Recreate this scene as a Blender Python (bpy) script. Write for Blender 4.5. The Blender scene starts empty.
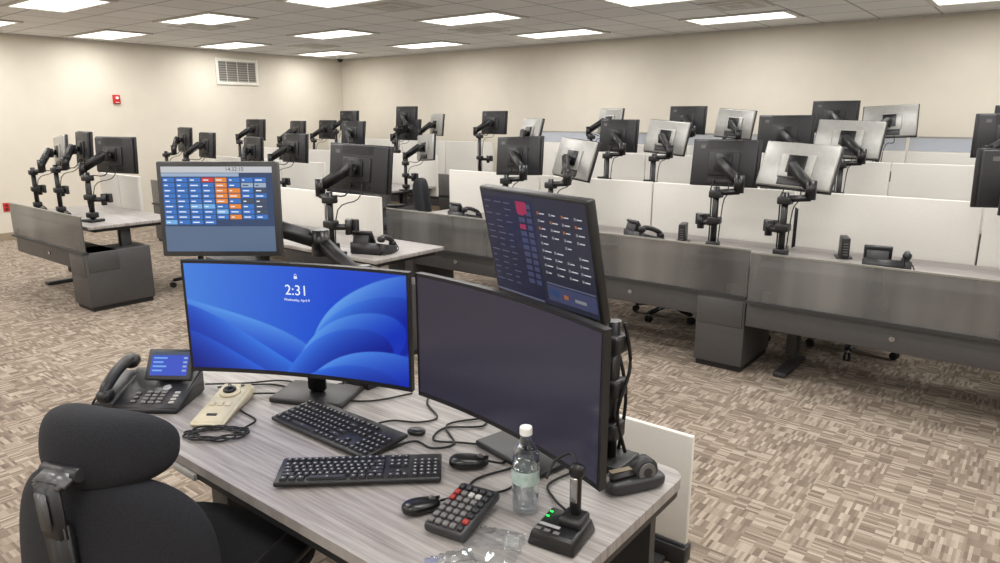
import bpy, bmesh, math, random
from mathutils import Vector, Matrix, Euler
random.seed(7)
S=bpy.context.scene
COL=bpy.context.collection
try: S.view_settings.view_transform='Standard'
except Exception: pass

# ------------------------------------------------------------------ materials
def lin(c):
    return tuple(((v/255)/12.92 if v/255<=.04045 else ((v/255+.055)/1.055)**2.4) for v in c)+(1,)
MATS={}
def pm(name,c,rough=.5,metal=0.0,var=.06,scale=30,bump=0.0,trans=0.0,alpha=1.0,coat=0.0,emit=0.0):
    m=bpy.data.materials.new(name); m.use_nodes=True; n=m.node_tree.nodes; l=m.node_tree.links
    b=n['Principled BSDF']; c=lin(c)
    tc=n.new('ShaderNodeTexCoord'); no=n.new('ShaderNodeTexNoise'); no.inputs['Scale'].default_value=scale; no.inputs['Detail'].default_value=4
    l.new(tc.outputs['Object'],no.inputs['Vector'])
    r=n.new('ShaderNodeValToRGB'); r.color_ramp.elements[0].color=tuple(v*(1-var) for v in c[:3])+(1,); r.color_ramp.elements[1].color=tuple(min(1,v*(1+var)) for v in c[:3])+(1,)
    r.color_ramp.elements[0].position=.3; r.color_ramp.elements[1].position=.7
    l.new(no.outputs['Fac'],r.inputs['Fac']); l.new(r.outputs['Color'],b.inputs['Base Color'])
    b.inputs['Roughness'].default_value=rough; b.inputs['Metallic'].default_value=metal
    if trans: b.inputs['Transmission Weight'].default_value=trans
    if coat: b.inputs['Coat Weight'].default_value=coat
    if alpha<1: b.inputs['Alpha'].default_value=alpha
    if emit: 
        b.inputs['Emission Color'].default_value=c; b.inputs['Emission Strength'].default_value=emit
    if bump:
        bp=n.new('ShaderNodeBump'); bp.inputs['Strength'].default_value=bump; bp.inputs['Distance'].default_value=.004
        l.new(no.outputs['Fac'],bp.inputs['Height']); l.new(bp.outputs['Normal'],b.inputs['Normal'])
    MATS[name]=m; return m
pm('wall_paint',(212,205,192),.85,scale=4,var=.02,bump=.03)
pm('trim_tan',(150,135,115),.6)
pm('black_plastic',(26,26,28),.42)
pm('dark_plastic',(44,44,47),.4)
pm('monitor_black',(34,34,38),.45)
pm('satin_black',(16,16,18),.3)
pm('key_black',(36,36,40),.5)
pm('key_mark',(150,150,152),.6)
pm('key_grey',(100,98,98),.5)
pm('key_red',(150,45,40),.5)
pm('silver_plastic',(162,161,158),.35,metal=.3)
pm('light_grey',(165,163,160),.5)
pm('steel_grey',(80,79,80),.40,metal=.25,var=.04)
pm('steel_dark',(54,54,55),.45,metal=.2,var=.04)
pm('chrome',(170,170,172),.22,metal=.9)
pm('fabric_panel',(215,212,206),.9,scale=200,var=.04,bump=.1)
pm('panel_edge',(150,148,142),.4,metal=.5)
pm('chair_fabric',(27,28,34),.95,scale=260,var=.35,bump=.5)
pm('chair_mesh',(34,34,38),.85,scale=300,var=.5,bump=.4)
pm('beige_plastic',(205,196,172),.5)
pm('grey_bezel',(58,58,60),.45)
pm('bracket_grey',(96,97,100),.3,metal=.5)
pm('white_paint',(228,224,214),.5)
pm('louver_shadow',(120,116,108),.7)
pm('diffuser_grey',(185,183,178),.7)
pm('alarm_red',(190,35,30),.4)
pm('tile_frame',(200,198,192),.5)
pm('black_rubber',(14,14,15),.6)
pm('label_paper',(172,190,186),.6,scale=60,var=.2)
pm('cap_white',(232,232,230),.4)
pm('led_green',(40,220,90),.4,emit=1.5)
pm('tape_tan',(120,110,90),.3)
def wood():
    m=bpy.data.materials.new('laminate'); m.use_nodes=True; n=m.node_tree.nodes; l=m.node_tree.links; b=n['Principled BSDF']
    tc=n.new('ShaderNodeTexCoord'); mp=n.new('ShaderNodeMapping'); mp.inputs['Scale'].default_value=(1.6,42,1)
    no=n.new('ShaderNodeTexNoise'); no.inputs['Scale'].default_value=2.2; no.inputs['Detail'].default_value=8; no.inputs['Roughness'].default_value=.65
    r=n.new('ShaderNodeValToRGB'); e=r.color_ramp.elements
    e[0].position=.28; e[0].color=lin((112,106,104)); e[1].position=.72; e[1].color=lin((172,167,164))
    l.new(tc.outputs['Object'],mp.inputs['Vector']); l.new(mp.outputs['Vector'],no.inputs['Vector']); l.new(no.outputs['Fac'],r.inputs['Fac']); l.new(r.outputs['Color'],b.inputs['Base Color'])
    b.inputs['Roughness'].default_value=.42
    MATS['laminate']=m
wood()
def glassmat():
    m=bpy.data.materials.new('frosted_strip'); m.use_nodes=True; n=m.node_tree.nodes; l=m.node_tree.links; b=n['Principled BSDF']
    tc=n.new('ShaderNodeTexCoord'); mp=n.new('ShaderNodeMapping'); mp.inputs['Scale'].default_value=(2.2,2.2,.2)
    no=n.new('ShaderNodeTexNoise'); no.inputs['Scale'].default_value=1.5; no.inputs['Detail'].default_value=2
    r=n.new('ShaderNodeValToRGB'); e=r.color_ramp.elements
    e[0].position=.3; e[0].color=lin((92,91,92)); e[1].position=.7; e[1].color=lin((146,145,144))
    l.new(tc.outputs['Object'],mp.inputs['Vector']); l.new(mp.outputs['Vector'],no.inputs['Vector']); l.new(no.outputs['Fac'],r.inputs['Fac']); l.new(r.outputs['Color'],b.inputs['Base Color'])
    b.inputs['Roughness'].default_value=.20; b.inputs['Alpha'].default_value=.80; b.inputs['Metallic'].default_value=.35
    MATS['frosted_strip']=m
    m=bpy.data.materials.new('clear_glass'); m.use_nodes=True; b=m.node_tree.nodes['Principled BSDF']
    b.inputs['Base Color'].default_value=lin((190,202,222)); b.inputs['Alpha'].default_value=.45; b.inputs['Roughness'].default_value=.15
    MATS['clear_glass']=m
    m=bpy.data.materials.new('clear_plastic'); m.use_nodes=True; n=m.node_tree.nodes; l=m.node_tree.links
    n.remove(n['Principled BSDF']); o=n['Material Output']
    t=n.new('ShaderNodeBsdfTransparent'); t.inputs['Color'].default_value=(.93,.95,.96,1)
    g=n.new('ShaderNodeBsdfGlossy'); g.inputs['Roughness'].default_value=.08; g.inputs['Color'].default_value=(.9,.93,.95,1)
    lw=n.new('ShaderNodeLayerWeight'); lw.inputs['Blend'].default_value=.4
    mx=n.new('ShaderNodeMixShader'); l.new(lw.outputs['Facing'],mx.inputs['Fac']); l.new(t.outputs[0],mx.inputs[1]); l.new(g.outputs[0],mx.inputs[2]); l.new(mx.outputs[0],o.inputs['Surface'])
    MATS['clear_plastic']=m
    m=m.copy(); m.name='thin_film'; m.node_tree.nodes['Layer Weight'].inputs['Blend'].default_value=.22
    MATS['thin_film']=m
glassmat()
def carpet():
    m=bpy.data.materials.new('carpet'); m.use_nodes=True; nt=m.node_tree; n=nt.nodes; l=nt.links; b=n['Principled BSDF']
    tc=n.new('ShaderNodeTexCoord')
    def vm(op,a,c=None):
        x=n.new('ShaderNodeVectorMath'); x.operation=op; l.new(a,x.inputs[0])
        if c is not None: x.inputs[1].default_value=c
        return x.outputs[0]
    def mt(op,a,c=None,d=None):
        x=n.new('ShaderNodeMath'); x.operation=op
        for i,q in enumerate((a,c,d)):
            if q is None: continue
            if isinstance(q,(int,float)): x.inputs[i].default_value=q
            else: l.new(q,x.inputs[i])
        return x.outputs[0]
    def layer(sx,sy,off):
        v=vm('ADD',tc.outputs['Object'],off); v=vm('DIVIDE',v,(sx,sy,1)); fl=vm('FLOOR',v)
        w=n.new('ShaderNodeTexWhiteNoise'); w.noise_dimensions='2D'; l.new(fl,w.inputs['Vector']); return w.outputs['Value']
    w1=layer(.12,.12,(20,20,0)); w2=layer(.06,.06,(20,20,0)); wt=layer(.60,.60,(20,20,0))
    ori=mt('GREATER_THAN',w1,.5)
    sx=layer(.06,.0125,(20,20,0)); sy=layer(.0125,.06,(20,20,0))
    mx=n.new('ShaderNodeMix'); l.new(ori,mx.inputs[0]); l.new(sx,mx.inputs[2]); l.new(sy,mx.inputs[3])
    no=n.new('ShaderNodeTexNoise'); no.inputs['Scale'].default_value=160; no.inputs['Detail'].default_value=2; l.new(tc.outputs['Object'],no.inputs['Vector'])
    a=mt('MULTIPLY',mx.outputs[0],.48); a=mt('MULTIPLY_ADD',w2,.16,a); a=mt('MULTIPLY_ADD',wt,.08,a); a=mt('MULTIPLY_ADD',no.outputs['Fac'],.28,a)
    r=n.new('ShaderNodeValToRGB'); e=r.color_ramp.elements; e[0].position=.12; e[0].color=lin((98,87,78)); e[1].position=.85; e[1].color=lin((176,165,151))
    k=r.color_ramp.elements.new(.48); k.color=lin((133,120,108))
    l.new(a,r.inputs['Fac']); l.new(r.outputs['Color'],b.inputs['Base Color']); b.inputs['Roughness'].default_value=.95
    b.inputs['Specular IOR Level'].default_value=.1
    bp=n.new('ShaderNodeBump'); bp.inputs['Strength'].default_value=.25; bp.inputs['Distance'].default_value=.002; l.new(no.outputs['Fac'],bp.inputs['Height']); l.new(bp.outputs[0],b.inputs['Normal'])
    MATS['carpet']=m
carpet()
def ceilmat():
    m=bpy.data.materials.new('acoustic_tile'); m.use_nodes=True; nt=m.node_tree; n=nt.nodes; l=nt.links; b=n['Principled BSDF']
    tc=n.new('ShaderNodeTexCoord'); br=n.new('ShaderNodeTexBrick'); br.offset=0; br.squash=1
    br.inputs['Scale'].default_value=1; br.inputs['Brick Width'].default_value=.61; br.inputs['Row Height'].default_value=.61; br.inputs['Mortar Size'].default_value=.012; br.inputs['Mortar Smooth'].default_value=.1
    br.inputs['Color1'].default_value=lin((234,234,233)); br.inputs['Color2'].default_value=lin((226,226,225)); br.inputs['Mortar'].default_value=lin((172,171,169))
    l.new(tc.outputs['Object'],br.inputs['Vector'])
    no=n.new('ShaderNodeTexNoise'); no.inputs['Scale'].default_value=90; l.new(tc.outputs['Object'],no.inputs['Vector'])
    mx=n.new('ShaderNodeMix'); mx.data_type='RGBA'; mx.blend_type='MULTIPLY'; mx.inputs[0].default_value=.12
    l.new(br.outputs['Color'],mx.inputs[6]); l.new(no.outputs['Fac'],mx.inputs[7]); l.new(mx.outputs[2],b.inputs['Base Color']); b.inputs['Roughness'].default_value=.9
    MATS['acoustic_tile']=m
ceilmat()
def em(name,c,st=1.0,rough=.3):
    m=bpy.data.materials.new(name); m.use_nodes=True; b=m.node_tree.nodes['Principled BSDF']
    b.inputs['Base Color'].default_value=(0.01,0.01,0.012,1); b.inputs['Emission Color'].default_value=lin(c); b.inputs['Emission Strength'].default_value=st; b.inputs['Roughness'].default_value=rough
    MATS[name]=m
em('light_diffuser',(255,252,244),3.0,.8)
em('px_white',(235,240,250)); em('px_blue',(45,110,190)); em('px_lblue',(110,170,225)); em('px_orange',(225,130,45)); em('px_red',(205,50,45)); em('px_navy',(26,28,50)); em('px_dark',(36,38,52)); em('px_grey',(120,122,128)); em('px_lgrey',(190,192,196)); em('px_magenta',(150,34,70)); em('px_dim',(84,86,108)); em('px_steel',(58,72,92)); em('px_bg',(38,62,100)); em('px_brown',(150,90,50)); em('px_off',(50,47,64),.75,.22); em('px_bright',(35,70,190)); em('px_cell',(60,64,92)); em('px_slate',(84,104,132)); em('px_pale',(150,170,195))
m=bpy.data.materials.new('px_paint'); m.use_nodes=True; nn=m.node_tree.nodes; b=nn['Principled BSDF']; at=nn.new('ShaderNodeAttribute'); at.attribute_name='paint'
m.node_tree.links.new(at.outputs['Color'],b.inputs['Emission Color']); b.inputs['Emission Strength'].default_value=1; b.inputs['Base Color'].default_value=(0,0,0,1); b.inputs['Roughness'].default_value=.3; MATS['px_paint']=m

# ------------------------------------------------------------------ mesh builder
class MB:
    def __init__(s): s.v=[];s.f=[];s.mi=[];s.sm=[];s.mats=[];s.T=Matrix.Identity(4);s.col={}
    def mid(s,m):
        if m not in s.mats: s.mats.append(m)
        return s.mats.index(m)
    def raw(s,vs,fs,mat,smooth=False,cols=None):
        o=len(s.v)
        for i,v in enumerate(vs):
            s.v.append(s.T@Vector(v))
            if cols: s.col[o+i]=cols[i]
        k=s.mid(mat)
        for f in fs: s.f.append([o+i for i in f]); s.mi.append(k); s.sm.append(smooth)
    def bm(s,b,mat,smooth=False,M=None):
        b.verts.index_update()
        vs=[(M@v.co if M else v.co.copy()) for v in b.verts]; fs=[[v.index for v in f.verts] for f in b.faces]
        s.raw(vs,fs,mat,smooth); b.free()
    def box(s,c,d,mat,rot=(0,0,0),bev=0,seg=2,top=None,smooth=None):
        b=bmesh.new(); bmesh.ops.create_cube(b,size=1)
        for v in b.verts:
            if top and v.co.z>0: v.co.x*=top[0]; v.co.y*=top[1]
            v.co=Vector((v.co.x*d[0],v.co.y*d[1],v.co.z*d[2]))
        if bev: bmesh.ops.bevel(b,geom=b.edges[:],offset=min(bev,.49*min(d)),segments=seg,affect='EDGES',profile=.5)
        M=Matrix.Translation(c)@Euler(rot).to_matrix().to_4x4(); s.bm(b,mat,bool(bev) if smooth is None else smooth,M)
    def cyl(s,p0,p1,r,mat,r2=None,seg=16,bev=0):
        p0=Vector(p0);p1=Vector(p1);d=p1-p0
        b=bmesh.new(); bmesh.ops.create_cone(b,cap_ends=True,segments=seg,radius1=r,radius2=r if r2 is None else r2,depth=d.length)
        if bev: bmesh.ops.bevel(b,geom=[e for e in b.edges if abs(e.verts[0].co.z-e.verts[1].co.z)<1e-6],offset=bev,segments=2,affect='EDGES')
        M=Matrix.Translation((p0+p1)/2)@d.to_track_quat('Z','Y').to_matrix().to_4x4(); 
        o=len(s.f); s.bm(b,mat,True,M)
        for i in range(o,len(s.f)):
            if len(s.f[i])>4: s.sm[i]=False
    def beam(s,p0,p1,w,h,mat,bev=.006,ext=0):
        p0=Vector(p0);p1=Vector(p1);d=p1-p0; L=d.length+ext
        q=d.to_track_quat('Y','Z'); b=bmesh.new(); bmesh.ops.create_cube(b,size=1)
        for v in b.verts: v.co=Vector((v.co.x*w,v.co.y*L,v.co.z*h))
        bmesh.ops.bevel(b,geom=b.edges[:],offset=min(bev,.45*min(w,h)),segments=2,affect='EDGES')
        s.bm(b,mat,True,Matrix.Translation((p0+p1)/2)@q.to_matrix().to_4x4())
    def pill(s,c,d,mat,ea=.6,eb=.6,rot=(0,0,0),nu=32,nv=18,fn=None):
        def pw(x,e): return math.copysign(abs(x)**e,x)
        vs=[];fs=[]
        for j in range(nv+1):
            ph=-math.pi/2+math.pi*j/nv
            for i in range(nu):
                t=2*math.pi*i/nu
                p=Vector((pw(math.cos(ph),eb)*pw(math.cos(t),ea),pw(math.cos(ph),eb)*pw(math.sin(t),ea),pw(math.sin(ph),eb)))
                if fn: p=Vector(fn(p))
                vs.append(Vector((p.x*d[0]/2,p.y*d[1]/2,p.z*d[2]/2)))
        for j in range(nv):
            for i in range(nu): fs.append([j*nu+i,j*nu+(i+1)%nu,(j+1)*nu+(i+1)%nu,(j+1)*nu+i])
        M=Matrix.Translation(c)@Euler(rot).to_matrix().to_4x4(); s.raw([M@v for v in vs],fs,mat,True)
    def lathe(s,c,prof,mat,seg=32,smooth=True):
        vs=[];fs=[]
        for r,z in prof:
            for i in range(seg):
                t=2*math.pi*i/seg; vs.append((c[0]+r*math.cos(t),c[1]+r*math.sin(t),c[2]+z))
        for j in range(len(prof)-1):
            for i in range(seg): fs.append([j*seg+i,j*seg+(i+1)%seg,(j+1)*seg+(i+1)%seg,(j+1)*seg+i])
        s.raw(vs,fs,mat,smooth)
    def tube(s,pts,r,mat,seg=8,sub=6):
        P=[Vector(p) for p in pts]; Q=[]
        for i in range(len(P)-1):
            a=P[max(i-1,0)];b=P[i];c=P[i+1];d=P[min(i+2,len(P)-1)]
            for k in range(sub):
                t=k/sub; Q.append(.5*((2*b)+(c-a)*t+(2*a-5*b+4*c-d)*t*t+(3*b-a-3*c+d)*t**3))
        Q.append(P[-1]); vs=[];fs=[]; up=Vector((0.02,.01,1))
        for i,q in enumerate(Q):
            d=(Q[min(i+1,len(Q)-1)]-Q[max(i-1,0)]); 
            if d.length<1e-9: d=Vector((1,0,0))
            d.normalize(); x=d.cross(up)
            if x.length<1e-4: x=d.cross(Vector((1,0,0)))
            x.normalize(); y=d.cross(x)
            for k in range(seg):
                t=2*math.pi*k/seg; vs.append(q+x*(r*math.cos(t))+y*(r*math.sin(t)))
        for i in range(len(Q)-1):
            for k in range(seg): fs.append([i*seg+k,i*seg+(k+1)%seg,(i+1)*seg+(k+1)%seg,(i+1)*seg+k])
        fs.append(list(range(seg))[::-1]); fs.append([(len(Q)-1)*seg+k for k in range(seg)])
        s.raw(vs,fs,mat,True)
    def rect(s,x0,z0,x1,z1,y,mat): s.raw([(x0,y,z0),(x1,y,z0),(x1,y,z1),(x0,y,z1)],[[0,1,2,3]],mat)
    def mesh(s,name):
        me=bpy.data.meshes.new(name); me.from_pydata([tuple(v) for v in s.v],[],s.f)
        for m in s.mats: me.materials.append(MATS[m])
        me.polygons.foreach_set('material_index',s.mi); me.polygons.foreach_set('use_smooth',s.sm)
        if s.col:
            a=me.color_attributes.new('paint','FLOAT_COLOR','POINT')
            for i,c in s.col.items(): a.data[i].color=c
        me.update()
        return me
    def obj(s,name,loc=(0,0,0),rz=0,parent=None,M=None):
        o=bpy.data.objects.new(name,s.mesh(name)); COL.objects.link(o)
        if M is not None: o.matrix_world=M
        else: o.location=loc; o.rotation_euler=(0,0,rz)
        if parent: o.parent=parent
        return o
def inst(o,name,loc,rz=0):
    n=bpy.data.objects.new(name,o.data); COL.objects.link(n); n.location=loc; n.rotation_euler=(0,0,rz); return n
def text(body,size,mat,parent,loc,align='CENTER'):
    cu=bpy.data.curves.new('lettering','FONT'); cu.body=body; cu.size=size; cu.align_x=align; cu.align_y='CENTER'; cu.extrude=.0002
    cu.materials.append(MATS[mat]); o=bpy.data.objects.new('lettering_'+body.split()[0].replace(':','_').lower(),cu); COL.objects.link(o)
    o.parent=parent; o.location=loc; o.rotation_euler=(math.pi/2,0,0); return o
R=math.radians

# ------------------------------------------------------------------ room
CH=2.75; XA,XB,YA,YB=-11.3,3.7,-3.0,9.3
def simple(name,c,d,mat,**k):
    b=MB(); b.box((0,0,0),d,mat,**k); return b.obj(name,c)
fl=MB(); fl.raw([(XA,YA,0),(XB,YA,0),(XB,YB,0),(XA,YB,0),(XA,YA,-.1),(XB,YA,-.1),(XB,YB,-.1),(XA,YB,-.1)],[[0,1,2,3],[7,6,5,4]],'carpet'); fl.obj('floor')
ce=MB(); ce.raw([(XA,YA,CH),(XB,YA,CH),(XB,YB,CH),(XA,YB,CH),(XA,YA,CH+.1),(XB,YA,CH+.1),(XB,YB,CH+.1),(XA,YB,CH+.1)],[[3,2,1,0],[4,5,6,7]],'acoustic_tile'); ce.obj('ceiling')
cx,cy=(XA+XB)/2,(YA+YB)/2
simple('wall_left',(XA-.05,cy,CH/2),(.1,YB-YA+.2,CH),'wall_paint')
simple('wall_right',(XB+.05,cy,CH/2),(.1,YB-YA+.2,CH),'wall_paint')
simple('wall_back',(cx,YB+.05,CH/2),(XB-XA,.1,CH),'wall_paint')
simple('wall_front',(cx,YA-.05,CH/2),(XB-XA,.1,CH),'wall_paint')
simple('baseboard_left',(XA+.008,cy,.05),(.014,YB-YA-.04,.1),'trim_tan')
simple('baseboard_back',(cx,YB-.008,.05),(XB-XA-.04,.014,.1),'trim_tan')
simple('trim_1',(XA+.012,cy,CH-.015),(.02,YB-YA-.04,.025),'tile_frame')
simple('trim_2',(cx,YB-.012,CH-.015),(XB-XA-.05,.02,.025),'tile_frame')
# troffers
tb=MB(); tb.box((0,0,-.004),(1.10,.53,.006),'light_diffuser')
for sx in(-1,1): tb.box((sx*.578,0,-.008),(.06,.61,.014),'tile_frame')
for sy in(-1,1): tb.box((0,sy*.284,-.008),(1.10,.045,.014),'tile_frame')
tb.box((0,0,-.009),(1.10,.008,.004),'tile_frame')
tro=None
cols=[-10.37,-7.93,-5.49,-3.05,-.61,1.83]; rows=[-2.135,-.305,1.525,3.05,4.575,6.405,8.235]
for x in cols:
    for y in rows:
        if tro is None: tro=tb.obj('ceiling_light_panel',(x,y,CH-.001))
        else: inst(tro,'ceiling_light_panel',(x,y,CH-.001))
        ld=bpy.data.lights.new('troffer_lamp','AREA'); ld.shape='RECTANGLE'; ld.size=1.08; ld.size_y=.50; ld.energy=19.3; ld.color=(1,.985,.96)
        lo=bpy.data.objects.new('troffer_lamp',ld); COL.objects.link(lo); lo.location=(x,y,CH-.03)
# ceiling diffusers
vb=MB()
for k,s in enumerate((.58,.44,.30,.16)):
    vb.box((0,0,-.006-.003*k),(s,s,.006),'tile_frame' if k%2==0 else 'diffuser_grey')
vo=None
for x,y in [(-8.54,4.88),(-5.49,5.2),(-6.1,7.3),(-2.75,7.3),(-9.5,7.3)]:
    if vo is None: vo=vb.obj('ceiling_air_diffuser',(x,y,CH-.001))
    else: inst(vo,'ceiling_air_diffuser',(x,y,CH-.001))
sc=MB(); sc.lathe((0,0,0),[(.001,-.09),(.04,-.08),(.055,-.045),(.06,-.03)],'black_plastic'); sc.cyl((0,0,-.03),(0,0,0),.07,'white_paint'); sc.obj('security_camera',(-10.9,8.95,CH))
# wall vent
v=MB(); W,H=.80,.43
for sy in(-1,1): v.box((.012,sy*(W/2-.025),0),(.024,.05,H),'white_paint',bev=.004)
for sz in(-1,1): v.box((.012,0,sz*(H/2-.025)),(.024,W-.09,.05),'white_paint',bev=.004)
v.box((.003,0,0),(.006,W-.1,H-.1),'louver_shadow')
for i in range(9):
    z=-H/2+.06+i*(H-.12)/8; v.box((.013,0,z),(.016,W-.1,.005),'light_grey',rot=(0,R(35),0))
for i in range(1,4): v.box((.012,-W/2+i*W/4,0),(.012,.007,H-.1),'white_paint')
v.obj('wall_vent_grille',(XA+.001,7.03,2.41))
a=MB(); a.box((.02,0,0),(.04,.10,.13),'alarm_red',bev=.008); a.cyl((.04,0,.02),(.055,0,.02),.02,'cap_white'); a.box((.042,0,-.045),(.01,.05,.010),'cap_white'); a.obj('fire_alarm_strobe',(XA+.001,4.97,1.92))
a=MB(); a.box((.004,0,0),(.008,.08,.12),'alarm_red',bev=.002); a.box((.009,0,.025),(.004,.035,.028),'dark_plastic'); a.box((.009,0,-.025),(.004,.035,.028),'dark_plastic'); a.obj('wall_outlet',(XA+.001,3.34,.45))

# ------------------------------------------------------------------ consoles with desk-edge screens
def console(name,a0,a1,b,dep=.80,strip=True,peds=(0,1),stripz=(.52,.83),pan=None):
    """pan=(x0,x1,top,segment,glass) fabric screen clamped along the far edge of the worktop"""
    c=MB(); L=a1-a0
    c.box((L/2,.14,.435),(L,.26,.17),'steel_grey',bev=.004)
    for p in peds:
        x=.17 if p==0 else (L-.17 if p==1 else p)
        c.box((x,.27,.28),(.33,.56,.48),'steel_grey',bev=.006)
        c.box((x,.27,.02),(.31,.52,.04),'black_plastic')
        c.box((x,-.012,.40),(.30,.008,.18),'steel_grey',bev=.003)
    if strip:
        n=max(1,round(L/1.7)); w=L/n
        for i in range(n):
            c.box((w*(i+.5),.0,(stripz[0]+stripz[1])/2),(w-.012,.014,stripz[1]-stripz[0]),'frosted_strip')
            c.box((w*(i+.5),.0,stripz[1]+.004),(w-.012,.018,.01),'panel_edge')
            for q in (.12,w-.12): c.box((w*i+q,.012,.55),(.05,.03,.09),'panel_edge',bev=.003)
            c.cyl((w*(i+.5),-.001,.43),(w*(i+.5),.012,.43),.016,'chrome')
        c.box((L/2,.0,stripz[0]-.004),(L,.05,.02),'steel_dark')
    c.box((L/2,.05+dep/2,.728),(L-.02,dep,.028),'laminate',bev=.004)
    c.box((L/2,.05+dep/2,.70),(L-.1,dep-.12,.03),'black_plastic')
    k=max(2,round(L/1.6)+1)
    for i in range(k):
        x=.2+(L-.4)*i/(k-1)
        c.box((x,.42,.40),(.07,.09,.60),'steel_dark',bev=.004); c.box((x,.38,.02),(.08,.46,.03),'steel_dark',bev=.004)
    if pan:
        x0,x1,top,seg,gl=pan; x0-=a0; x1-=a0; n=max(1,round((x1-x0)/seg)); w=(x1-x0)/n; y=.05+dep+.03; z0=.60
        for i in range(n):
            xm=x0+w*(i+.5)
            c.box((xm,y,(z0+top)/2),(w-.012,.035,top-z0),'fabric_panel',bev=.006)
            for q in(-.32,.32): c.box((xm+w*q,y-.03,.70),(.05,.05,.06),'panel_edge',bev=.004)
            if gl: c.box((xm,y,(top+gl)/2+.005),(w-.03,.012,gl-top-.01),'clear_glass'); c.box((xm,y,gl+.006),(w-.03,.018,.01),'panel_edge')
    return c.obj(name,(a0,b,0))
console('operator_console',-8.08,-6.42,2.42,peds=(1,),pan=(-8.08,-7.2,1.08,.5,None))
console('operator_console',-4.85,-1.46,4.44,peds=(0,1),pan=(-4.85,-1.46,1.14,1.15,None))
console('operator_console',-1.44,1.9,4.36,peds=(1,),dep=.88,pan=(-1.44,1.9,1.14,1.12,None))
console('operator_console',-5.5,-3.42,2.98,dep=.66,strip=False,peds=(1,),pan=(-5.5,-4.12,1.05,.7,None))
console('operator_console',-9.6,-6.3,4.55,peds=(0,1),pan=(-9.6,-7.0,1.12,.9,None))
console('operator_console',-4.7,2.4,6.12,peds=(0,1),pan=(-4.7,2.4,1.27,1.2,None))
console('operator_console',-6.2,2.4,7.70,peds=(0,1),pan=(-6.2,2.4,1.30,1.2,1.45))
console('operator_console',-10.9,-6.6,6.12,peds=(0,1),pan=(-10.9,-6.6,1.16,1.1,None))
console('operator_console',-10.9,-6.9,7.70,peds=(0,1),pan=(-10.9,-6.9,1.28,1.1,None))
def panels(name,a0,a1,b,z0,z1,w=1.22):
    c=MB(); L=a1-a0; n=max(1,round(L/w)); w=L/n
    for i in range(n):
        c.box((w*(i+.5),0,(z0+z1)/2),(w-.01,.022,z1-z0),'fabric_panel',bev=.005)
        c.box((w*(i+.5),0,.045),(w,.06,.07),'black_plastic',bev=.004)
        for q in(.1,w-.1): c.box((w*i+q,0,.012),(.05,.26,.024),'steel_dark',bev=.003)
    return c.obj(name,(a0,b,0))

# ------------------------------------------------------------------ monitors (rear view, on articulated arms)
def flat_body(c,w,h,back,scr='px_off',bez=.014):
    c.box((0,.012,0),(w,.022,h),'black_plastic',bev=.005)
    c.rect(-w/2+bez,-h/2+bez,w/2-bez,h/2-bez,-.0005,scr)
    c.box((0,.034,0),(w*.97 if back!='monitor_black' else w*.93,.028,h*.95),back,bev=.010)
    c.box((0,.054,-.01),(w*.45,.016,h*.5),back,bev=.007)
    if back=='monitor_black':
        for i in range(7): c.box((0,.0485,h*.30+i*.009),(w*.5,.003,.003),'satin_black')
        c.box((0,.050,-h*.38),(w*.42,.008,.02),'satin_black')
        c.box((w*.33,.0485,h*.33),(.035,.002,.025),'key_grey')
    else:
        c.box((0,.052,-h*.36),(w*.40,.012,.05),'dark_plastic',bev=.004)
def arm_mon(loc,w=.52,h=.33,back='monitor_black',tilt=6,roll=0,yaw=0,side=1,deskz=.742,fwd=.34,seed=0):
    c=MB()
    c.T=Matrix.Rotation(R(roll),4,'Y')@Matrix.Rotation(R(tilt),4,'X'); flat_body(c,w,h,back)
    c.box((0,.067,0),(.12,.012,.12),'satin_black',bev=.003); c.T=Matrix.Identity(4)
    drop=loc[2]-deskz; px=side*.13
    c.cyl((0,.07,0),(0,.115,0),.028,'satin_black'); c.box((0,.12,-.005),(.05,.05,.09),'black_plastic',bev=.008)
    el=(side*.17,.24,-.11)
    c.beam((0,.13,.02),el,.052,.066,'black_plastic',bev=.012,ext=.03)
    c.beam((side*.02,.135,-.035),(el[0],el[1],el[2]-.035),.02,.02,'chrome' if seed%3==0 else 'satin_black',bev=.006)
    c.cyl((el[0],el[1],el[2]-.07),(el[0],el[1],el[2]+.05),.034,'satin_black')
    pb=(px*.3,fwd,0)
    c.beam((el[0],el[1],el[2]-.06),(pb[0],pb[1],el[2]-.07),.048,.04,'black_plastic',bev=.01,ext=.03)
    zt=el[2]-.03
    c.cyl((pb[0],pb[1],-drop+.02),(pb[0],pb[1],zt),.021,'satin_black')
    for zz in (-drop+.06,(-drop+zt)/2,zt-.05): c.box((pb[0],pb[1],zz),(.085,.075,.05),'black_plastic',bev=.01)
    zz=(-drop+zt)/2-.02
    c.beam((pb[0],pb[1],zz),(pb[0]-side*.11,pb[1]-.05,zz),.04,.04,'black_plastic',bev=.01); c.cyl((pb[0]-side*.11,pb[1]-.05,zz-.05),(pb[0]-side*.11,pb[1]-.05,zz+.05),.024,'satin_black')
    c.box((pb[0]-side*.11,pb[1]-.09,zz+.01),(.10,.03,.08),'dark_plastic',bev=.006)
    c.box((pb[0],pb[1],-drop+.012),(.15,.13,.022),'black_plastic',bev=.004)
    c.tube([(0.05,.06,-h*.3),(.06,.12,-h*.55),(pb[0]+.04,pb[1]-.02,zt-.05),(pb[0]+.03,pb[1]+.0,-drop+.12),(pb[0]+.06,pb[1]-.08,-drop+.01)],.005,'black_rubber',seg=6,sub=4)
    c.tube([(-.05,.06,-h*.3),(-.07,.14,-h*.6),(pb[0]-.04,pb[1]-.03,zt-.12),(pb[0]-.03,pb[1],-drop+.02)],.004,'black_rubber',seg=6,sub=4)
    return c.obj('monitor_on_arm',loc,math.pi+R(yaw))
K='monitor_black'; W='silver_plastic'
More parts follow.
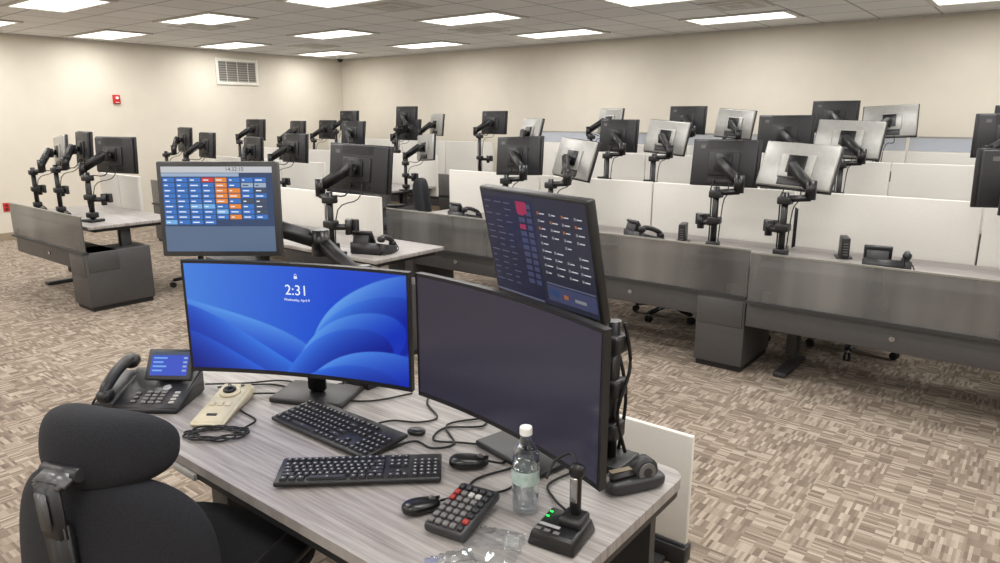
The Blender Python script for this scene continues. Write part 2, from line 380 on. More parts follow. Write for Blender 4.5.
ML=[ # x,y(row),z,colour,tilt,roll,yaw,side,w
(-1.86,4.95,1.34,K,8,0,4,-1,.48),(-1.36,4.95,1.33,W,24,-3,-4,-1,.50),(-.14,4.95,1.32,K,4,0,25,1,.52),
(-3.68,4.95,1.33,K,8,2,6,-1,.46),(-3.10,4.95,1.32,W,16,-4,-18,-1,.46),(-6.94,5.0,1.31,K,5,0,0,1,.46),(-8.75,4.95,1.30,K,5,0,-6,1,.44),
(-3.82,3.28,1.31,K,5,-2,10,1,.54),
(-6.80,2.95,1.32,K,3,0,14,1,.52),(-7.45,2.95,1.36,K,4,0,-8,-1,.46),(-8.02,2.95,1.31,W,5,4,-10,-1,.50),
(-3.60,6.55,1.47,K,5,0,0,-1,.44),(-3.06,6.55,1.46,W,14,-4,-6,-1,.46),(-1.94,6.55,1.51,K,5,0,2,-1,.48),(-1.42,6.55,1.47,W,18,-2,-2,-1,.54),(-.30,6.55,1.52,K,5,0,10,1,.50),
(-6.34,6.55,1.28,W,6,4,-20,1,.46),(-4.70,6.55,1.48,W,14,0,-25,-1,.42),
(-2.97,8.12,1.58,W,10,-4,-8,-1,.46),(-1.92,8.12,1.66,K,5,0,0,-1,.46),(-1.40,8.12,1.61,W,14,3,4,1,.50),(-4.58,8.12,1.60,W,8,0,-20,1,.44),(-3.55,8.12,1.62,K,5,0,0,-1,.46),
(-6.50,8.12,1.58,K,5,0,0,1,.46),(-7.62,8.12,1.54,W,6,0,-24,1,.46),(-8.24,8.12,1.46,K,5,0,0,1,.50),(-10.3,8.12,1.44,K,5,0,0,1,.46),(-9.7,8.12,1.60,K,5,0,4,1,.44),(-8.3,8.12,1.66,K,5,0,4,-1,.44),
(-10.1,6.55,1.46,K,5,0,0,1,.5),(-9.0,6.55,1.44,K,5,0,-10,1,.46),(-7.75,6.55,1.44,K,8,0,4,-1,.44),(-9.3,4.95,1.36,K,4,0,-8,-1,.44),(-7.7,4.95,1.26,K,4,0,-6,-1,.44),
(-.3,8.12,1.6,K,5,0,0,-1,.48)]
for i,(x,y,z,cl,ti,ro,ya,sd,w) in enumerate(ML):
    arm_mon((x,y,z),w=w,h=.33,back=cl,tilt=ti,roll=ro,yaw=ya,side=sd,seed=i,fwd=.30)
# small docking boxes beside the arms
mb=MB(); mb.box((0,0,.07),(.05,.15,.14),'black_plastic',bev=.006); mb.box((0,0,.005),(.10,.12,.01),'dark_plastic',bev=.003)
for k in range(5): mb.box((0,-.0755,.03+k*.018),(.03,.002,.006),'key_grey')
m0=mb.obj('docking_station',(-1.05,5.05,.743),R(20)); inst(m0,'docking_station',(-2.15,4.95,.743),R(15))

def phone_mesh():
    c=MB()
    vs=[(-.10,-.10,0),(.13,-.10,0),(.13,.10,0),(-.10,.10,0),(-.10,-.10,.022),(.13,-.10,.022),(.13,.10,.085),(-.10,.10,.085)]
    b=bmesh.new(); bv=[b.verts.new(v) for v in vs]
    for f in ([3,2,1,0],[4,5,6,7],[0,1,5,4],[1,2,6,5],[2,3,7,6],[3,0,4,7]): b.faces.new([bv[i] for i in f])
    bmesh.ops.bevel(b,geom=b.edges[:],offset=.006,segments=2,affect='EDGES'); c.bm(b,'dark_plastic',True)
    sl=math.atan(.063/.2); T=Matrix.Translation((0.015,0,.0535))@Matrix.Rotation(sl,4,'X'); c.T=T
    for r in range(4):
        for k in range(3): c.box((.0+k*.024,-.083+r*.016,.004),(.018,.011,.006),'key_grey',bev=.002)
    for r in range(4): c.box((.09,-.083+r*.016,.004),(.018,.011,.005),'light_grey',bev=.002)
    for r in range(3): c.box((-.035,-.08+r*.02,.004),(.016,.010,.005),'key_grey',bev=.002)
    c.cyl((.045,-.012,0),(.045,-.012,.006),.014,'chrome')
    c.T=T@Matrix.Translation((.035,.06,.042))@Matrix.Rotation(R(40),4,'X')
    c.box((0,0,0),(.155,.105,.02),'dark_plastic',bev=.005)
    c.raw([(-.062,-.038,.0105),(.062,-.038,.0105),(.062,.042,.0105),(-.062,.042,.0105)],[[0,1,2,3]],'px_bright')
    c.raw([(-.062,.030,.0109),(.062,.030,.0109),(.062,.042,.0109),(-.062,.042,.0109)],[[0,1,2,3]],'px_steel')
    for r in range(4):
        x1=.03-.012*(r%2); z0=.018-r*.014
        c.raw([(-.055,z0,.0109),(x1-.04,z0,.0109),(x1-.04,z0+.005,.0109),(-.055,z0+.005,.0109)],[[0,1,2,3]],'px_lblue')
        c.raw([(.045,z0,.0109),(.058,z0,.0109),(.058,z0+.006,.0109),(.045,z0+.006,.0109)],[[0,1,2,3]],'px_pale')
    c.T=T; c.box((.035,.085,.02),(.12,.03,.06),'dark_plastic',bev=.004)
    c.T=Matrix.Translation((-.105,0,.085))@Matrix.Rotation(sl,4,'X')
    c.tube([(0,-.085,-.002),(0,-.065,.014),(0,0,.022),(0,.065,.016),(0,.09,.0)],.018,'black_plastic',seg=12)
    c.pill((0,-.085,-.006),(.050,.056,.042),'black_plastic',.8,.8); c.pill((0,.088,-.002),(.050,.056,.042),'black_plastic',.8,.8)
    c.T=Matrix.Identity(4); c.box((-.105,0,.03),(.06,.19,.055),'dark_plastic',rot=(sl*.8,0,0),bev=.006)
    c.tube([(-.12,-.09,.06),(-.15,-.08,.02),(-.155,0,.008),(-.15,.08,.01),(-.1,.11,.03)],.004,'black_rubber')
    return c
pho=phone_mesh().obj('desk_phone',(-2.225,.980,.7505),R(36)); 
for x,y,r in [(-2.4,4.8,150),(-.75,4.78,190),(-3.66,3.22,200),(-4.2,4.8,170)]: inst(pho,'desk_phone',(x,y,.743),R(r))

# ------------------------------------------------------------------ chairs
def chair_mesh():
    c=MB()
    for i in range(5):
        t=2*math.pi*i/5+.3; x,y=math.cos(t),math.sin(t)
        c.beam((.03*x,.03*y,.10),(.29*x,.29*y,.075),.05,.03,'black_plastic',bev=.01)
        c.cyl((.29*x,.29*y,.075),(.29*x,.29*y,.05),.011,'chrome')
        for s in(-1,1):
            px,py=.29*x-s*.014*y,.29*y+s*.014*x; c.cyl((px+.008*y,py-.008*x,.0285),(px-.008*y,py+.008*x,.0285),.027,'black_rubber')
    c.cyl((0,0,.08),(0,0,.30),.028,'black_plastic'); c.cyl((0,0,.28),(0,0,.42),.018,'chrome')
    c.box((0,-.02,.42),(.22,.28,.05),'black_plastic',bev=.012)
    c.pill((0,.02,.49),(.52,.50,.11),'chair_fabric',.45,.55,fn=lambda p:(p.x,p.y,p.z-(.25*max(0,p.y-.5)**2)*4))
    c.beam((0,-.20,.43),(0,-.30,.55),.07,.03,'black_plastic'); c.beam((0,-.30,.54),(0,-.315,.85),.055,.028,'black_plastic')
    c.pill((0,-.27,.72),(.50,.10,.54),'chair_fabric',.7,.55,rot=(R(-6),0,0),nu=40,nv=24,fn=lambda p:(p.x*(1-.10*max(0,p.z)),p.y+1.1*p.x*p.x,p.z))
    for s in(-1,1):
        c.beam((s*.15,-.02,.43),(s*.29,0,.46),.06,.02,'black_plastic'); c.beam((s*.29,0,.45),(s*.29,0,.64),.045,.03,'black_plastic',bev=.01)
        c.pill((s*.29,.0,.655),(.09,.22,.035),'black_plastic',.6,.6)
    return c
cm=chair_mesh()
ch0=cm.obj('office_chair',(-6.72,3.60,0),R(170))
for x,y,r in [(-2.45,5.44,172),(-1.0,5.44,186),(-5.75,5.5,150),(.4,5.5,180),(-8.0,5.65,175),(-3.5,7.28,170),(-3.75,5.48,170),(-1.75,5.46,150),(-5.35,4.25,200)]: inst(ch0,'office_chair',(x,y,0),R(r))
# foreground chair with headrest
c=MB()
for i in range(5):
    t=2*math.pi*i/5+.3; x,y=math.cos(t),math.sin(t)
    c.beam((.03*x,.03*y,.10),(.31*x,.31*y,.075),.055,.035,'black_plastic',bev=.01); c.cyl((.31*x,.31*y,.08),(.31*x,.31*y,.05),.011,'chrome')
    for s in(-1,1):
        px,py=.31*x-s*.016*y,.31*y+s*.016*x; c.cyl((px+.009*y,py-.009*x,.0305),(px-.009*y,py+.009*x,.0305),.029,'black_rubber')
c.cyl((0,0,.08),(0,0,.28),.03,'black_plastic'); c.cyl((0,0,.28),(0,0,.42),.018,'chrome'); c.box((0,-.02,.40),(.24,.30,.06),'black_plastic',bev=.014)
c.pill((0,.02,.47),(.54,.52,.12),'chair_fabric',.45,.55)
c.beam((0,-.20,.41),(0,-.33,.52),.08,.03,'black_plastic'); c.beam((0,-.33,.5),(0,-.345,.83),.06,.03,'black_plastic')
c.pill((0,-.27,.63),(.55,.13,.53),'chair_fabric',.7,.58,rot=(R(-4),0,0),nu=56,nv=36,fn=lambda p:(p.x*(1-.10*max(0,p.z)**2),p.y+1.0*p.x*p.x,p.z))
c.pill((0,-.285,.63),(.51,.10,.50),'chair_mesh',.72,.58,rot=(R(-4),0,0),nu=40,nv=24,fn=lambda p:(p.x*(1-.12*max(0,p.z)**2),p.y+1.3*p.x*p.x,p.z))
c.pill((0,-.235,.948),(.34,.15,.175),'chair_fabric',.8,.78,rot=(R(-10),0,0),nu=56,nv=30,fn=lambda p:(p.x,p.y+.75*p.x*p.x,p.z+.10*p.x*p.x))
c.beam((0,-.35,.79),(0,-.355,.925),.065,.02,'dark_plastic',bev=.008); c.beam((0,-.358,.915),(0,-.30,.935),.085,.024,'bracket_grey',bev=.008)
c.cyl((-.05,-.315,.93),(.05,-.315,.93),.015,'dark_plastic'); c.beam((0,-.368,.82),(0,-.372,.91),.03,.006,'bracket_grey',bev=.002)
for s in(-1,1):
    c.beam((s*.15,-.02,.42),(s*.29,0,.44),.06,.02,'black_plastic'); c.beam((s*.29,0,.43),(s*.29,0,.56),.045,.03,'black_plastic',bev=.01); c.pill((s*.29,.03,.575),(.09,.26,.035),'black_plastic',.6,.6)
g=R(20.8)
hx,hy=-1.590,.560
c.obj('office_chair_with_headrest',(hx-math.sin(g)*.235,hy+math.cos(g)*.235,0),g)

# ------------------------------------------------------------------ foreground desk
d=MB(); A0,A1,B0,B1=-2.40,-.652,.845,1.62
b=bmesh.new(); r=.05; pts=[]
for (x,y,t0) in [(A1-r,B0+r,-90),(A1-r,B1-r,0),(A0+r,B1-r,90),(A0+r,B0+r,180)]:
    for k in range(7):
        t=R(t0+90*k/6); pts.append((x+r*math.cos(t),y+r*math.sin(t)))
vv=[b.verts.new((x,y,.722)) for x,y in pts]; f=b.faces.new(vv); ex=bmesh.ops.extrude_face_region(b,geom=[f]); 
for q in ex['geom']:
    if isinstance(q,bmesh.types.BMVert): q.co.z=.75
bmesh.ops.recalc_face_normals(b,faces=b.faces[:]); d.bm(b,'laminate')
b=bmesh.new(); vv=[b.verts.new((x+(-.004 if x>-1.5 else .004),y+(-.004 if y>1.2 else .004),.700)) for x,y in pts]; f=b.faces.new(vv); ex=bmesh.ops.extrude_face_region(b,geom=[f])
for q in ex['geom']:
    if isinstance(q,bmesh.types.BMVert): q.co.z=.7218
bmesh.ops.recalc_face_normals(b,faces=b.faces[:]); d.bm(b,'black_plastic')
for x in(A0+.16,A1-.16):
    d.box((x,1.25,.38),(.11,.14,.62),'steel_dark',bev=.005); d.box((x,1.22,.03),(.12,.72,.05),'steel_dark',bev=.008); d.box((x,1.22,.675),(.10,.68,.045),'black_plastic',bev=.005)
d.box(((A0+A1)/2,1.42,.62),(A1-A0-.4,.05,.12),'steel_dark'); d.box(((A0+A1)/2,1.56,.42),(A1-A0-.12,.03,.5),'steel_dark')
d.box(((A0+A1)/2,1.46,.55),(A1-A0-.45,.14,.02),'black_plastic')
d.box((-1.3,1.3,.62),(.22,.16,.07),'dark_plastic',bev=.006)
d.tube([(-1.9,1.4,.66),(-1.7,1.3,.45),(-1.5,1.35,.58),(-1.2,1.3,.4),(-.95,1.4,.6)],.008,'black_rubber'); d.tube([(-1.95,1.42,.6),(-1.75,1.33,.3),(-1.45,1.38,.05)],.008,'light_grey')
d.box((A0+.62,.855,.706),(.12,.03,.02),'light_grey',bev=.003)
d.obj('console_desk')
panels('privacy_screen',-2.2,-.895,2.28,.09,.53,w=1.34)

# curved ultrawides
def curved(name,A,B,z0,z1,paint=None,scr='px_off',sag=.036,nu=280,nv=120):
    A=Vector(A);B=Vector(B); L=(B-A).length; H=z1-z0; th=math.atan2(B.y-A.y,B.x-A.x)
    c=MB(); n=28
    def yo(u): return sag*(1-(2*u-1)**2)
    vs=[];fs=[]
    def ring(u):
        y=yo(u); x=(u-.5)*L; t=.022; return [(x,y,-H/2),(x,y,H/2),(x,y+t,H/2),(x,y+t,-H/2)]
    for i in range(n+1): vs+=ring(i/n)
    for i in range(n):
        o=i*4
        for k in range(4): fs.append([o+k,o+(k+1)%4,o+4+(k+1)%4,o+4+k])
    fs.append([0,3,2,1]); o=n*4; fs.append([o,o+1,o+2,o+3]); c.raw(vs,fs,'black_plastic')
    c.box((0,sag+.03,0),(L*.55,.03,H*.7),'black_plastic',bev=.012); c.box((0,sag+.05,0),(.12,.03,.12),'satin_black',bev=.004)
    bz=.009; cols=[];sv=[];sf=[]
    if paint is None: nu,nv=28,1
    for j in range(nv+1):
        for i in range(nu+1):
            u,v=i/nu,j/nv; uu=(bz+u*(L-2*bz))/L; sv.append(((uu-.5)*L,yo(uu)-.0012,-H/2+bz*1.6+v*(H-bz*2.6)))
            if paint: cols.append(lin(paint(u,v)))
    for j in range(nv):
        for i in range(nu): k=j*(nu+1)+i; sf.append([k,k+1,k+nu+2,k+nu+1])
    c.raw(sv,sf,'px_paint' if paint else scr,True,cols if paint else None)
    mx,my,mz=(A.x+B.x)/2,(A.y+B.y)/2,(z0+z1)/2
    dz=mz-.75; c.beam((0,sag+.075,0.02),(0,sag+.085,-dz+.02),.06,.03,'black_plastic',bev=.008); c.box((0,sag+.08,-dz+.011),(.26,.17,.018),'black_plastic',bev=.006)
    return c.obj(name,(mx,my,mz),th)
def lerp(a,b,t): t=max(0,min(1,t)); return tuple(a[i]+(b[i]-a[i])*t for i in range(3))
petals=[(.30,.30,1.05,.34,158,(16,58,205),(96,170,252)),(.55,.02,1.0,.36,150,(10,36,165),(60,135,248)),(.50,-.18,1.0,.34,150,(6,24,130),(45,110,240)),
 (1.75,.35,.85,.40,52,(16,58,200),(110,180,255)),(1.62,.20,.80,.36,48,(8,34,165),(70,145,250)),(1.45,.05,.80,.34,42,(14,52,195),(100,172,254)),(1.30,-.10,.80,.34,36,(6,26,150),(62,132,248)),(1.55,-.22,.85,.34,30,(12,44,185),(90,160,252)),(1.2,-.35,.9,.32,18,(6,24,140),(55,120,245))]
def bloom(u,v):
    x=u*2.1; c=lerp((70,135,236),(22,78,220),u*1.5)
    c=lerp(c,(16,62,195),max(0,(u-.6))*1.2)
    for px,py,a,bb,an,dk,br in petals:
        t=R(an); dx,dy=x-px,v-py; lx=(dx*math.cos(t)+dy*math.sin(t))/a; ly=(-dx*math.sin(t)+dy*math.cos(t))/bb
        if an>90: ly=-ly
        ly2=ly+.25*math.sin(2.2*lx+px*3); q=lx*lx+ly2*ly2
        if q<1:
            tt=(1-ly2)/2; c2=lerp(br,dk,tt**.7*1.45); c=lerp(c,c2,min(1,(1-q)/.05))
    return tuple(max(0,k*.92) for k in c)
mon1=curved('curved_monitor',(-2.135,1.075),(-1.436,1.392),.850,1.220,paint=bloom)
mon2=curved('curved_monitor',(-1.428,1.41),(-.708,1.258),.838,1.218)
text('2:31',.046,'px_white',mon1,(-.003,.033,.100)); text('Wednesday, April 9',.011,'px_white',mon1,(-.003,.033,.070))
lk=MB(); lk.box((0,0,-.002),(.010,.0006,.008),'px_white'); lk.tube([(-.0032,0,.001),(-.0032,0,.006),(0,0,.009),(.0032,0,.006),(.0032,0,.001)],.0006,'px_white',sub=3); lk.obj('lock_icon',(-.003,.0335,.144),parent=mon1)

# upper monitors
def basis(BL,BR,TL):
    BL,BR,TL=map(Vector,(BL,BR,TL)); x=(BR-BL); w=x.length; x.normalize(); z=TL-BL; z-=x*z.dot(x); h=z.length; z.normalize(); y=z.cross(x)
    M=Matrix((x,y,z)).transposed().to_4x4(); M.translation=BL+x*w/2+z*h/2; return M,w,h
M,w,h=basis((-2.34,1.12,1.20),(-2.025,1.37,1.20),(-2.355,1.13,1.517))
c=MB(); c.box((0,.02,0),(w,.036,h),'grey_bezel',bev=.006); c.box((0,.045,0),(w*.8,.03,h*.8),'black_plastic',bev=.012)
bz=.017; X0,X1,Z0,Z1=-w/2+bz,w/2-bz,-h/2+bz,h/2-bz; SW,SH=X1-X0,Z1-Z0
c.rect(X0,Z0,X1,Z1,.0012,'px_slate'); 
def R2(u0,v0,u1,v1,m,y=.0002): c.rect(X0+u0*SW,Z0+v0*SH,X0+u1*SW,Z0+v1*SH,y,m)
R2(0,.93,1,1,'px_lgrey'); R2(0,.30,1,.93,'px_bg'); R2(0,0,1,.30,'px_slate',.0006)
R2(.0,.885,.70,.925,'px_pale',-.0002)
rs=random.Random(3)
pat=["bbbrobbb","bbbbobww","bbbboobs","bbbboobb","bbbbobss","bbllbobs","bbbblbbs","bbbbbobb","lbbb...."]
cm_={'b':'px_blue','l':'px_lblue','o':'px_orange','r':'px_red','w':'px_pale','s':'px_steel'}
for r,row in enumerate(pat):
    for k,chh in enumerate(row):
        if chh=='.': continue
        u0=.01+k*.118; v1=.872-r*.062; mm=cm_[chh]
        R2(u0,v1-.052,u0+.105,v1,mm,-.0002); R2(u0+.012,v1-.034,u0+.03+.05*rs.random(),v1-.022,'px_white' if mm!='px_pale' else 'px_dark',-.0004)
tm=c.obj('call_display_monitor',M=M); text('14:32:10',.018,'px_dark',tm,(.06,-.0006,Z1-.009))
M2,w2,h2=basis((-1.215,1.53,1.172),(-.80,1.415,1.17),(-1.237,1.466,1.478))
c=MB(); c.box((0,.014,0),(w2,.026,h2),'black_plastic',bev=.005); c.box((0,.04,0),(w2*.8,.03,h2*.7),'black_plastic',bev=.012); c.box((0,.06,0),(.12,.014,.12),'satin_black',bev=.003)
bz=.009; X0,X1,Z0,Z1=-w2/2+bz,w2/2-bz,-h2/2+bz*1.6,h2/2-bz; SW,SH=X1-X0,Z1-Z0
c.rect(X0,Z0,X1,Z1,.0006,'px_navy')
R2(0,.955,1,1,'px_dark',.0002); R2(.52,.0,1,.955,'px_dark',.0002); R2(0,.0,.5,.02,'px_dim',-.0002)
for k in range(3):
    for r in range(14):
        if rs.random()<.85: R2(.02+k*.105,.90-r*.06,.02+k*.105+.03+rs.random()*.05,.91-r*.06,'px_dim',-.0002)
for r in range(12):
    R2(.37,.88-r*.065,.43,.925-r*.065,'px_magenta' if r in(0,1,3) else 'px_cell',-.0002); R2(.45,.88-r*.065,.50,.925-r*.065,'px_cell',-.0002)
R2(.36,.83,.46,.94,'px_magenta',-.0003)
for r in range(9):
    for k in range(4):
        if rs.random()<.92:
            m='px_brown' if r<3 and (r+k)%2==0 else 'px_grey'; u=.56+k*.11; vv0=.85-r*.068
            R2(u,vv0,u+.018,vv0+.025,m,-.0002); R2(u+.024,vv0+.006,u+.024+.03+rs.random()*.03,vv0+.016,'px_lgrey',-.0002)
R2(.55,.05,.99,.20,'px_cell',-.0002); R2(.57,.10,.66,.16,'px_bg',-.0004); R2(.70,.10,.74,.14,'px_brown',-.0004); R2(.80,.10,.90,.13,'px_grey',-.0004); R2(.55,.21,.99,.225,'px_dim',-.0003)
c.rect(-.02,-h2/2+.003,.02,-h2/2+.009,-.0008,'key_mark'); c.rect(w2/2-.02,-h2/2+.004,w2/2-.016,-h2/2+.008,-.001,'px_white')
c.obj('touchscreen_monitor',M=M2)
def post(name,x,y,top,tgt,elbow):
    c=MB(); c.box((0,0,.012),(.12,.12,.024),'black_plastic',bev=.004); c.cyl((0,0,.02),(0,0,top),.019,'satin_black')
    for z in (.10,.22,top-.06): c.box((0,0,z),(.06,.065,.05),'black_plastic',bev=.01)
    e=Vector(elbow)-Vector((x,y,.7505)); t=Vector(tgt)-Vector((x,y,.7505))
    c.beam((0,0,top-.06),e,.05,.045,'black_plastic',bev=.012,ext=.04); c.cyl(e-Vector((0,0,.05)),e+Vector((0,0,.04)),.032,'satin_black'); c.beam(e,t,.05,.055,'black_plastic',bev=.014,ext=.03)
    c.cyl(t-Vector((0,0,.03)),t+Vector((0,0,.03)),.025,'satin_black')
    c.tube([(0.03,0,top),(.04,.02,top*.7),(.03,-.02,top*.4),(.03,.03,.03)],.005,'black_rubber'); c.tube([(-.02,.03,top*.9),(.02,.04,top*.5),(.0,.05,.02)],.005,'black_rubber')
    return c.obj(name,(x,y,.7505))
v=M2@Vector((0,.085,0)); post('monitor_arm_stand',-.84,1.54,.40,v,(-.95,1.60,1.16))
v=M@Vector((0,.085,-.02)); post('monitor_arm_stand',-1.80,1.54,.42,v,(-1.98,1.50,1.24))

# ------------------------------------------------------------------ keyboards, mice, desk items
DZ=.7503
def keyboard(name,loc,rz,L=.45,D=.155):
    c=MB(); sl=.05; c.T=Matrix.Rotation(sl,4,'X')
    c.box((0,0,.010),(L,D,.013),'black_plastic',bev=.005)
    def key(x,y,w): c.box((x,y,.0195),(w-.003,.0155,.007),'key_black',top=(.8,.78)); c.raw([(x-.003,y-.002,.0233),(x+.002,y-.002,.0233),(x+.002,y+.003,.0233),(x-.003,y+.003,.0233)],[[0,1,2,3]],'key_mark')
    u=.0188*L/.45; x0=-L/2+.012; dy=.0205*D/.155
    for r in range(6):
        y=-D/2+.016+r*dy+(.006 if r==5 else 0)
        if r==0:
            x=x0
            for w in (1.25,1.25,1.25,6.25,1.25,1.25,1.25,1.25): key(x+w*u/2,y,w*u); x+=w*u
        else:
            first={1:2.25,2:1.75,3:1.5,4:1,5:1}[r]; last={1:2.75,2:2.25,3:1.5,4:2,5:1}[r]; n=round(15-first-last); x=x0
            for w in [first]+[1]*n+[last]: key(x+w*u/2,y,w*u); x+=w*u
        xx=x0+15*u+.008
        if r in(0,3,4,5):
            for k in range(3): key(xx+u*(k+.5),y,u)
        if r==1: key(xx+u*1.5,y,u)
        xx+=3*u+.008
        if r<5:
            for k in range(4):
                if xx+u*(k+1)<L/2-.004: key(xx+u*(k+.5),y,u)
    for s in(-1,1): c.box((s*L*.4,D/2-.02,-.001),(.04,.012,.012),'black_plastic')
    return c.obj(name,(loc[0],loc[1],DZ+.006),rz)
keyboard('keyboard',(-1.568,1.210),R(0),.43,.165)
keyboard('keyboard',(-1.315,1.080),R(42),.42,.125)
def mouse(name,x,y,rz,s=1):
    c=MB(); c.pill((0,0,.017*s),(.062*s,.112*s,.036*s),'satin_black',.8,.75,fn=lambda p:(p.x*(1-.10*p.y),p.y,p.z*(1-.25*p.y) if p.z>0 else p.z*.9))
    c.cyl((-.004,.032*s,.031*s),(.004,.032*s,.031*s),.009*s,'key_grey'); c.box((0,.03*s,.030*s),(.0015,.05*s,.008),'black_rubber')
    c.box((0,-.02*s,.0345*s),(.012,.016,.001),'key_mark'); return c.obj(name,(x,y,DZ),rz)
mouse('computer_mouse',-1.122,1.288,R(-50),.95); mouse('computer_mouse',-1.070,1.055,R(-25),.85)
c=MB(); c.pill((0,0,.008),(.055,.04,.018),'satin_black',.8,.7); c.obj('usb_hub',(-1.375,1.345,DZ),R(20))
def cable(name,pts,r=.0032): 
    c=MB(); c.tube([(x,y,z) for x,y,z in pts],r,'black_rubber'); return c.obj(name)
z=DZ+.0045
cable('mouse_cable',[(-1.085,1.325,z+.01),(-1.06,1.36,z),(-1.12,1.42,z),(-1.22,1.38,z),(-1.30,1.34,z),(-1.33,1.42,z),(-1.25,1.5,z),(-1.3,1.58,z)])
cable('mouse_cable',[(-1.05,1.10,z+.01),(-1.04,1.17,z),(-1.06,1.25,z),(-1.02,1.38,z),(-1.08,1.46,z),(-1.1,1.56,z)])
cable('keyboard_cable',[(-1.50,1.30,z+.008),(-1.49,1.36,z),(-1.42,1.40,z),(-1.40,1.46,z),(-1.5,1.52,z),(-1.56,1.6,z)])
cable('keyboard_cable',[(-1.37,1.125,z+.012),(-1.36,1.2,z+.004),(-1.34,1.30,z),(-1.27,1.30,z),(-1.24,1.36,z),(-1.34,1.44,z),(-1.28,1.55,z)])
cable('handset_cable',[(-2.0,1.20,z+.01),(-1.95,1.27,z),(-1.86,1.3,z),(-1.80,1.36,z),(-1.86,1.45,z),(-1.78,1.55,z)])
cable('phone_cable',[(-2.14,1.16,z+.01),(-2.05,1.3,z),(-1.92,1.34,z),(-1.84,1.42,z),(-1.9,1.52,z)])
cable('phone_cable',[(-2.20,1.15,z+.01),(-2.1,1.24,z+.01),(-2.02,1.36,z),(-1.78,1.36,z),(-1.66,1.42,z),(-1.6,1.55,z)])
c=MB(); pts=[]
for i in range(40):
    t=i*.62; rr=.056+.018*math.sin(i*1.7); pts.append((1.35*rr*math.cos(t),.7*rr*math.sin(t),.005+.006*((i*7)%4)/4+i*.0001))
c.tube(pts,.003,'black_rubber',sub=4); c.tube([(.05,.0,.01),(.07,.05,.006),(.08,.10,.005),(.03,.15,.005),(-.01,.19,.006)],.003,'black_rubber'); c.obj('coiled_cable',(-1.825,.972,DZ),R(38))
# beige control box with knob
c=MB(); b=bmesh.new(); vs=[(-.055,-.13,0),(.055,-.13,0),(.055,.13,0),(-.055,.13,0),(-.05,-.125,.018),(.05,-.125,.018),(.05,.125,.045),(-.05,.125,.045)]
bv=[b.verts.new(v) for v in vs]
for f in ([3,2,1,0],[4,5,6,7],[0,1,5,4],[1,2,6,5],[2,3,7,6],[3,0,4,7]): b.faces.new([bv[i] for i in f])
bmesh.ops.bevel(b,geom=b.edges[:],offset=.007,segments=3,affect='EDGES'); c.bm(b,'beige_plastic',True)
c.T=Matrix.Translation((0,.0,.0325))@Matrix.Rotation(.108,4,'X')
c.cyl((0,.055,0),(0,.055,.008),.034,'beige_plastic',r2=.030); c.pill((0,.055,.012),(.042,.042,.022),'satin_black',1,1); c.cyl((-.022,.105,0),(-.022,.105,.004),.006,'satin_black'); c.cyl((.022,.105,0),(.022,.105,.004),.006,'satin_black')
for k in range(3): c.box((-.026+k*.026,-.02,.002),(.018,.02,.004),'beige_plastic',bev=.003)
c.box((0,-.085,.001),(.03,.010,.003),'dark_plastic'); c.obj('speaker_control_box',(-1.975,1.085,DZ),R(36))
# numeric keypad
c=MB(); c.T=Matrix.Rotation(.10,4,'X'); c.box((0,0,.020),(.105,.175,.024),'dark_plastic',bev=.008)
for r in range(7):
    for k in range(5):
        m='key_grey'
        if k==4 or r==6: m='key_black'
        if (r,k) in ((4,0),(5,0),(1,4)): m='key_red'
        if r==5 and k in(2,3): m='light_grey'
        c.box((-.038+k*.019,-.072+r*.0225,.036),(.015,.0165,.008),m,top=(.85,.85),bev=.002,seg=1)
c.obj('programmable_keypad',(-.968,1.09,DZ+.004),R(10))
cable('keypad_cable',[(-.985,1.185,z+.01),(-.965,1.26,z),(-.98,1.36,z),(-1.02,1.44,z),(-.95,1.55,z)])
# bottle
c=MB()
pr=[(.001,.003),(.024,.001),(.031,.006),(.0325,.015),(.031,.024),(.0325,.032),(.031,.042),(.0325,.052),(.0325,.058),(.0325,.112),(.031,.118),(.0325,.126),(.031,.134),(.0315,.142),(.028,.158),(.020,.172),(.0135,.182),(.0125,.190),(.0125,.198)]
c.lathe((0,0,0),pr,'clear_plastic'); c.lathe((0,0,0),[(.0329,.078),(.0329,.112)],'label_paper'); c.lathe((0,0,0),[(.001,.214),(.0135,.214),(.0148,.211),(.0148,.196),(.0135,.195)],'cap_white',seg=28,smooth=False)
c.lathe((0,0,0),[(.001,.004),(.029,.006),(.0295,.06),(.0295,.138),(.001,.139)],'clear_plastic')
c.obj('water_bottle',(-.880,1.212,DZ)) 
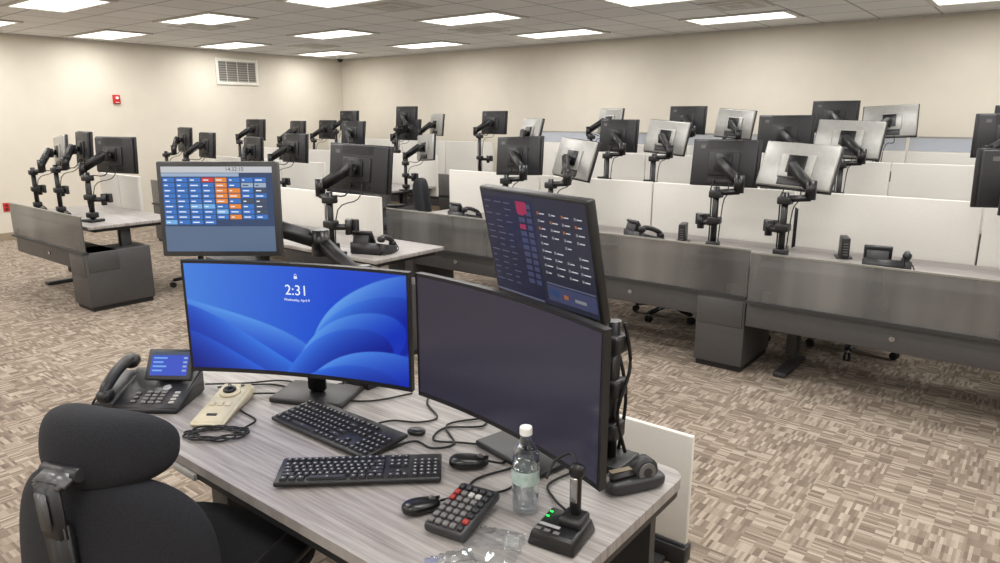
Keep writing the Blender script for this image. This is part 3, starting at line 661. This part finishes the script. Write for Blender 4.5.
# headset dock
c=MB(); c.box((0,0,.018),(.115,.125,.034),'satin_black',top=(.86,.86),bev=.006); c.box((.02,.02,.042),(.055,.06,.024),'black_plastic',bev=.008)
c.box((.02,.025,.10),(.026,.022,.11),'satin_black',bev=.009); c.box((.02,.012,.115),(.018,.006,.06),'chrome',bev=.003); c.pill((.02,.028,.155),(.036,.028,.034),'satin_black',.8,.8)
c.tube([(.02,.03,.165),(-.01,.06,.175),(-.045,.05,.15),(-.05,.02,.12)],.0035,'black_rubber')
for k in range(3): c.box((-.038+k*.022,-.042,.036),(.014,.010,.003),'key_grey',bev=.001)
c.box((-.04,.01,.0365),(.007,.004,.002),'led_green'); c.box((-.04,.03,.0365),(.007,.004,.002),'led_green'); c.box((-.02,-.022,.036),(.05,.01,.001),'key_mark')
c.obj('headset_charging_dock',(-.750,1.172,DZ),R(8))
cable('dock_cable',[(-.79,1.245,z+.015),(-.85,1.29,z),(-.90,1.34,z),(-.88,1.45,z)])
# tape dispenser
c=MB(); c.pill((0,0,.018),(.065,.165,.038),'dark_plastic',.5,.5); c.cyl((-.019,-.025,.045),(.019,-.025,.045),.036,'dark_plastic',bev=.006); c.cyl((-.0225,-.025,.047),(.0225,-.025,.047),.024,'key_grey'); c.cyl((-.024,-.025,.047),(.024,-.025,.047),.012,'dark_plastic')
c.beam((0,.0,.045),(0,.075,.042),.03,.018,'dark_plastic',bev=.006); c.box((0,.082,.046),(.026,.004,.012),'chrome'); c.box((0,.04,.056),(.017,.06,.001),'tape_tan'); c.obj('tape_dispenser',(-.727,1.465,DZ),R(150))
def bag(name,x,y,sx,sy,rz):
    c=MB(); n=11; rr=random.Random(5); vs=[];fs=[]
    for j in range(n+1):
        for i in range(n+1):
            u,v=i/n*2-1,j/n*2-1; e=max(0,1-max(abs(u),abs(v))**3); vs.append((u*sx/2*(1-.15*v*v)+rr.uniform(-.004,.004),v*sy/2*(1-.15*u*u)+rr.uniform(-.004,.004),.003+e*rr.uniform(.004,.016)))
    for j in range(n):
        for i in range(n): k=j*(n+1)+i; fs.append([k,k+1,k+n+2,k+n+1])
    c.raw(vs,fs,'thin_film',True); return c.obj(name,(x,y,DZ),rz)
bag('plastic_bag',-.850,1.055,.13,.13,R(20)); bag('plastic_bag',-.875,.945,.11,.09,R(60))

# ------------------------------------------------------------------ camera, world
w=bpy.data.worlds.new('world'); S.world=w; w.use_nodes=True; w.node_tree.nodes['Background'].inputs[0].default_value=(.8,.8,.85,1); w.node_tree.nodes['Background'].inputs[1].default_value=.2
cd=bpy.data.cameras.new('camera'); cd.lens=25.2; cd.sensor_width=36; co=bpy.data.objects.new('camera',cd); COL.objects.link(co)
co.location=(0,0,1.66); co.rotation_euler=(R(90-13.225),0,math.atan2(719,911)); S.camera=co
